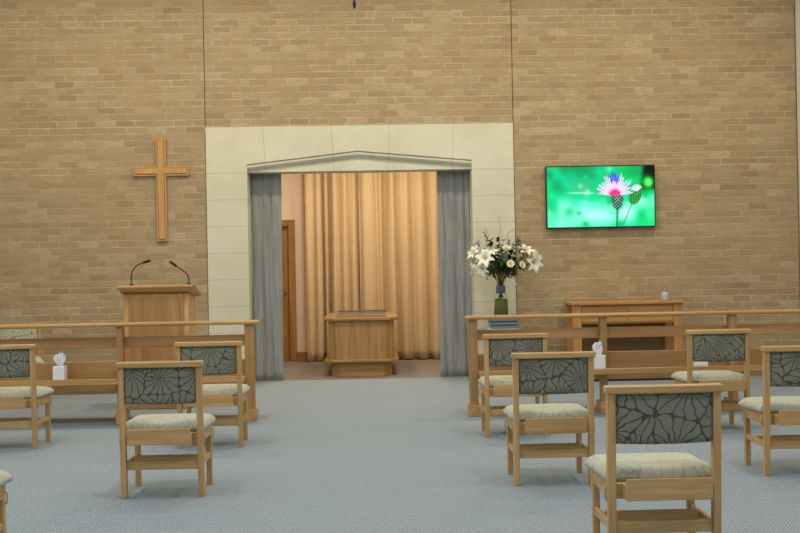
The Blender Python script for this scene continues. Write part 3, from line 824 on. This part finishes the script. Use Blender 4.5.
def lily(label, tip, face, size=.1, buds=()):
    tip = Vector(tip); t = bq; old = set(bq.children)
    pth = [p - NECK for p in stem_path(tip)]
    bm = bmesh.new(); tube(bm, pth, .004, 6); 
    link('stem', bm, M['stem'], t, True)
    bm = bmesh.new(); r = random.Random(hash(label) % 999 if False else len(label) * 7)
    for k in range(4):
        p = pth[int(len(pth) * (.45 + .12 * k))]
        a = r.uniform(0, 6.28); leaf_mesh(bm, p, Vector((cos(a), sin(a) * .8, .4)), Vector((0, 0, 1)), .10, .026)
    link('leaf', bm, M['leaf'], t, True)
    f = Vector(face).normalized(); a = f.orthogonal().normalized(); b = f.cross(a)
    c0 = tip - NECK
    bm = bmesh.new()
    for ring in (0, 1):
        for k in range(3):
            an = 2 * pi * k / 3 + ring * pi / 3
            out = a * cos(an) + b * sin(an); side = f.cross(out); rows = []
            n = 8; wd = size * (.24 if ring == 0 else .32)
            for i in range(n + 1):
                s = i / n
                # open trumpet then recurve
                along = size * (.75 * sin(s * pi * .55) - .12 * s ** 4); rad = size * (.12 * s + .95 * s * s) * .92
                w = wd * (sin(pi * (.12 + .86 * s)) ** .8) + .001
                cpt = c0 + f * along + out * rad
                rows.append([bm.verts.new(cpt - side * w + out * .1 * w), bm.verts.new(cpt + f * -.06 * w), bm.verts.new(cpt + side * w + out * .1 * w)])
            for i in range(n):
                for q in range(2): bm.faces.new((rows[i][q], rows[i][q + 1], rows[i + 1][q + 1], rows[i + 1][q]))
    link('bloom', bm, M['petal'], t, True)
    bm = bmesh.new()
    for k in range(6):
        an = 2 * pi * k / 6; o_ = a * cos(an) + b * sin(an); e = c0 + f * size * .78 + o_ * size * .2
        tube(bm, [c0, e], .0012, 5); tube(bm, [e - o_ * .008, e + o_ * .008], .004, 6)
    link('stamen', bm, M['anther'], t, True)
    for bp in buds:
        bp = Vector(bp) - NECK; dr = (bp - c0).normalized()
        bm = bmesh.new(); tube(bm, [c0 * .9 + pth[-4] * .1, bp], .0028, 6); tube(bm, [bp, bp + dr * .015, bp + dr * .04, bp + dr * .065], [.005, .013, .014, .003], 8); link('bud', bm, M['bud'], t, True)
    return gather('lily', old)
S = 84.0
def at(px, py, y=VY):         # places read off on the upright plane through the vase
    k = y / 1050.0
    return Vector((VX + (px - 501.5) / S, y, 1.36 + (270.2 - (py + .0185 * (px - 400))) * k))
lily('a', at(486, 260) + Vector((0, -.16, 0)), (-.35, -1, .35), .125)
lily('bb', at(477.5, 255) + Vector((0, -.05, 0)), (-.8, -.5, .55), .105, [at(473, 271)])
lily('ccc', at(484.5, 268) + Vector((0, -.13, 0)), (-.7, -1, -.25), .10)
lily('dddd', at(531, 262) + Vector((0, -.13, 0)), (.5, -1, -.12), .13, [at(518.5, 283), at(536, 272)])
lily('eeeee', at(525.5, 254) + Vector((0, -.06, 0)), (.2, -.6, .8), .11)
lily('ffffff', at(534, 257) + Vector((0, -.02, 0)), (.9, -.6, .4), .09)
lily('ggggggg', at(492, 255) + Vector((0, -.05, 0)), (-.1, -.6, .8), .10)
lily('hhhhhhhh', at(478, 263) + Vector((0, -.05, 0)), (-1, -.5, .1), .085)

def rose(label, tip, face, size):
    tip = Vector(tip); t = bq; old = set(bq.children)
    pth = [p - NECK for p in stem_path(tip)]
    bm = bmesh.new(); tube(bm, pth, .004, 6); link('stem', bm, M['stem'], t, True)
    f = Vector(face).normalized(); a = f.orthogonal().normalized(); b = f.cross(a); c0 = tip - NECK
    bm = bmesh.new()
    for ring, (nr, rad, hgt) in enumerate(((3, .22, .62), (4, .42, .6), (5, .66, .5), (6, .95, .34))):
        for k in range(nr):
            an0 = 2 * pi * k / nr + ring * .7; rows = []
            for i in range(6):
                s = i / 5; row = []
                for j in range(7):
                    q = j / 6 * 2 - 1; an = an0 + q * (pi / nr) * 1.25; o_ = a * cos(an) + b * sin(an)
                    rr = size * rad * (.25 + .75 * s ** .6) * (1 - .06 * q * q) + size * .12 * s ** 4 * ring * .4
                    row.append(bm.verts.new(c0 + o_ * rr + f * size * (hgt * s * (1 - .25 * q * q))))
                rows.append(row)
            for i in range(5):
                for j in range(6): bm.faces.new((rows[i][j], rows[i][j + 1], rows[i + 1][j + 1], rows[i + 1][j]))
    link('bloom', bm, M['petalc'], t, True)
    bm = bmesh.new()
    for k in range(5):
        an = 2 * pi * k / 5; leaf_mesh(bm, c0 - f * .004, a * cos(an) + b * sin(an) - f * .3, f, size * .8, size * .3)
    link('sepal', bm, M['leaf2'], t, True)
    return gather('rose', old)
rose('white rose at middle front of bouquet', at(510, 264) + Vector((0, -.17, 0)), (-.1, -1, .35), .042)
rose('white rose right of middle in bouquet', at(521.5, 265) + Vector((0, -.15, 0)), (.5, -.8, .3), .042)
rose('white rose near top centre of bouquet', at(507, 249) + Vector((0, -.09, 0)), (.05, -.5, .8), .050)

def sprig(name, label, tip, mat, ll, lw, n, group, seed, spread=1.0, bend=.5, start=.3):
    r = random.Random(seed); t = bq; old = set(bq.children)
    pth = [p - NECK for p in stem_path(tip, bend)]
    bm = bmesh.new(); tube(bm, pth, [.004 - .0025 * i / (len(pth) - 1) for i in range(len(pth))], 6); link('stem', bm, M['stem'], t, True)
    bm = bmesh.new()
    for k in range(n):
        s = start + (1 - start) * k / (n - 1); i = min(len(pth) - 2, int(s * (len(pth) - 1))); p = pth[i] + (pth[i + 1] - pth[i]) * r.random()
        ax = (pth[i + 1] - pth[i]).normalized(); a = ax.orthogonal().normalized(); b = ax.cross(a); an = k * 2.4 + r.uniform(-.4, .4)
        dr = (a * cos(an) + b * sin(an)) * spread + ax * .55
        sc = r.uniform(.75, 1.15) * (1 - .35 * max(0, s - .6))
        leaf_mesh(bm, p, dr, ax, ll * sc, lw * sc, .2, r.uniform(.0, .4))
    link('bloom', bm, mat, t, True)
    return gather('foliage_sprig', old)
r = random.Random(11)
core = [(481, 250), (488, 257), (486, 264), (492, 248), (496, 256), (499, 262), (503, 255), (508, 262), (512, 256), (517, 262), (521, 254), (526, 259), (515, 268), (506, 270), (497, 270), (490, 272), (524, 268), (480, 259), (500, 246), (510, 247), (518, 247), (530, 266), (494, 264), (504, 264), (476, 262), (513, 274)]
for k, (px, py) in enumerate(core):
    px, py = 503 + (px - 503) * 1.12, 268 + (py - 268) * 1.25 - 2
    sprig('foliage_sprig', 'dark green leafy sprig filling the middle of the bouquet', at(px, py) + Vector((0, r.uniform(-.13, .08), 0)), (M['leaf'], M['leaf'], M['leaf2'], M['leaf'], M['leaf3'])[k % 5], (.085, .075, .07, .10, .05)[k % 5], (.040, .034, .026, .046, .030)[k % 5], 22, 'dark sprigs in the bouquet', k, .95, .5, .62)
sprig('foliage_sprig', 'pale green small leaved sprig drooping at lower left of bouquet', at(486.5, 280) + Vector((0, -.10, 0)), M['leaf3'], .035, .022, 34, 'pale sprigs', 60, 1.3, 2.2, .45)
sprig('foliage_sprig', 'pale green small leaved sprig at lower right of bouquet', at(520, 276) + Vector((0, -.08, 0)), M['leaf3'], .035, .02, 26, 'pale sprigs', 61, 1.2, 1.8, .45)
sprig('foliage_sprig', 'pointed green spike rising at upper left of bouquet', at(486, 232), M['leaf2'], .06, .022, 20, 'upright spikes', 62, .5)
sprig('foliage_sprig', 'short upright olive sprig left of bouquet centre', at(492, 243), M['leaf2'], .05, .03, 16, 'upright spikes', 63, .7)
sprig('foliage_sprig', 'upright olive sprig at top centre of bouquet', at(505, 239), M['leaf2'], .05, .026, 16, 'upright spikes', 64, .6)
sprig('foliage_sprig', 'arching green sprig rising at upper right of bouquet', at(517, 241), M['leaf2'], .05, .022, 16, 'upright spikes', 65, .6)
# curly willow twigs
def twig(label, pts):
    P = bez([NECK] + pts, 7); 
    bm = bmesh.new(); tube(bm, [p - NECK for p in P], [.004 - .0022 * i / (len(P) - 1) for i in range(len(P))], 6); link('curly_twig', bm, M['twig'], bq, True)
twig('thin curly twig rising highest from bouquet centre', [at(503, 250), at(500, 238), at(503, 228), at(500.5, 222), at(502.5, 216)])
twig('thin curly twig right of centre hooking over at top', [at(508, 255), at(511, 243), at(509, 236), at(513, 230), at(516, 232)])
twig('thin curly twig leaning out on the left of bouquet', [at(492, 255), at(488, 243), at(490, 235), at(486, 227)])
twig('thin curly twig curling at the right of bouquet', [at(514, 258), at(519, 246), at(517, 239), at(521, 241)])
by = bq; old = set(bq.children)
P = [p - NECK for p in stem_path(at(533.5, 250.8))]
bm = bmesh.new(); tube(bm, P, .003, 6); link('stem', bm, M['stem'], by, True)
e = P[-1]; bm = bmesh.new(); tube(bm, [e, e + Vector((.02, 0, .004)), e + Vector((.05, 0, .008)), e + Vector((.075, 0, .006))], [.006, .015, .015, .003], 10); link('bloom', bm, M['budy'], by, True); gather('lily_bud', old)['label'] = 'yellow green bud'

# ------------------------------------------------------------------ hanging microphone
hm = thing('hanging_microphone', 'small black microphone hanging on a cable at top centre of view', 'microphone', (-.095, 8.0, 3.36))
bm = bmesh.new(); tube(bm, [(0, 0, -.0), (0, 0, .02), (.0, 0, .05), (-.003, 0, .075)], [.006, .014, .013, .005], 12); link('capsule', bm, M['black'], hm, True)
bm = bmesh.new(); tube(bm, bez([(-.003, 0, .07), (-.012, 0, .12), (-.016, 0, .4), (-.016, 0, ZC - 3.36)], 5), .0045, 6); link('cable', bm, M['black'], hm, True)

# ------------------------------------------------------------------ camera
f_, C_, yaw, pitch, roll = 1050.0, 1.36, .027, .0035, .0185
fw = Vector((sin(yaw) * cos(pitch), cos(yaw) * cos(pitch), sin(pitch))); r0 = Vector((cos(yaw), -sin(yaw), 0)); u0 = r0.cross(fw)
rr = r0 * cos(roll) - u0 * sin(roll); uu = r0 * sin(roll) + u0 * cos(roll)
cam = bpy.data.cameras.new('camera'); co = bpy.data.objects.new('camera', cam); COL.objects.link(co)
cam.sensor_width = 36; cam.lens = f_ / 800 * 36; cam.clip_end = 100
mw = Matrix.Identity(4)
for i in range(3): mw[i][0] = rr[i]; mw[i][1] = uu[i]; mw[i][2] = -fw[i]
mw[2][3] = C_
co.matrix_world = mw
scene.camera = co

# ------------------------------------------------------------------ lights
def area(name, loc, size, power, col, rot=(0, 0, 0), sy=None, spread=None):
    l = bpy.data.lights.new(name, 'AREA'); l.energy = power; l.color = col; l.size = size
    if sy: l.shape = 'RECTANGLE'; l.size_y = sy
    if spread: l.spread = spread
    o = bpy.data.objects.new(name, l); COL.objects.link(o); o.location = loc; o.rotation_euler = rot
    return o
for i, x in enumerate((-3.6, -1.2, 1.2, 3.6)):
    area('wall_lamp', (x, 10.7, 5.5), .3, 57, (1, .84, .64))
for y in (8.6, 5.6, 2.4):
    for x in (-3.4, 0, 3.4):
        area('ceiling_lamp', (x, y, 5.5), .5, 24 if y > 8 else 50, (1, .94, .87))
area('window_fill', (0, YB + .1, 2.6), 8, 75, (.80, .90, 1.0), (radians(90), 0, 0), 4)  # cool fill lamp added for daylight from unseen windows, no opening modelled
area('window_fill', (XL + .1, 5.0, 3.2), 7, 50, (.80, .90, 1.0), (radians(90), 0, radians(-90)), 2.6)  # second added cool fill, in front of the plain left wall
area('alcove_lamp', (-.6, 14.4, 3.42), .5, 38, (1, .86, .68))
area('alcove_lamp', (.7, 14.4, 3.42), .5, 38, (1, .86, .68))
w = bpy.data.worlds.new('world'); scene.world = w; w.use_nodes = True
w.node_tree.nodes['Background'].inputs[0].default_value = (.75, .82, .9, 1); w.node_tree.nodes['Background'].inputs[1].default_value = .35
scene.view_settings.view_transform = 'Standard'
scene.view_settings.look = 'None'
scene.view_settings.exposure = 0.0
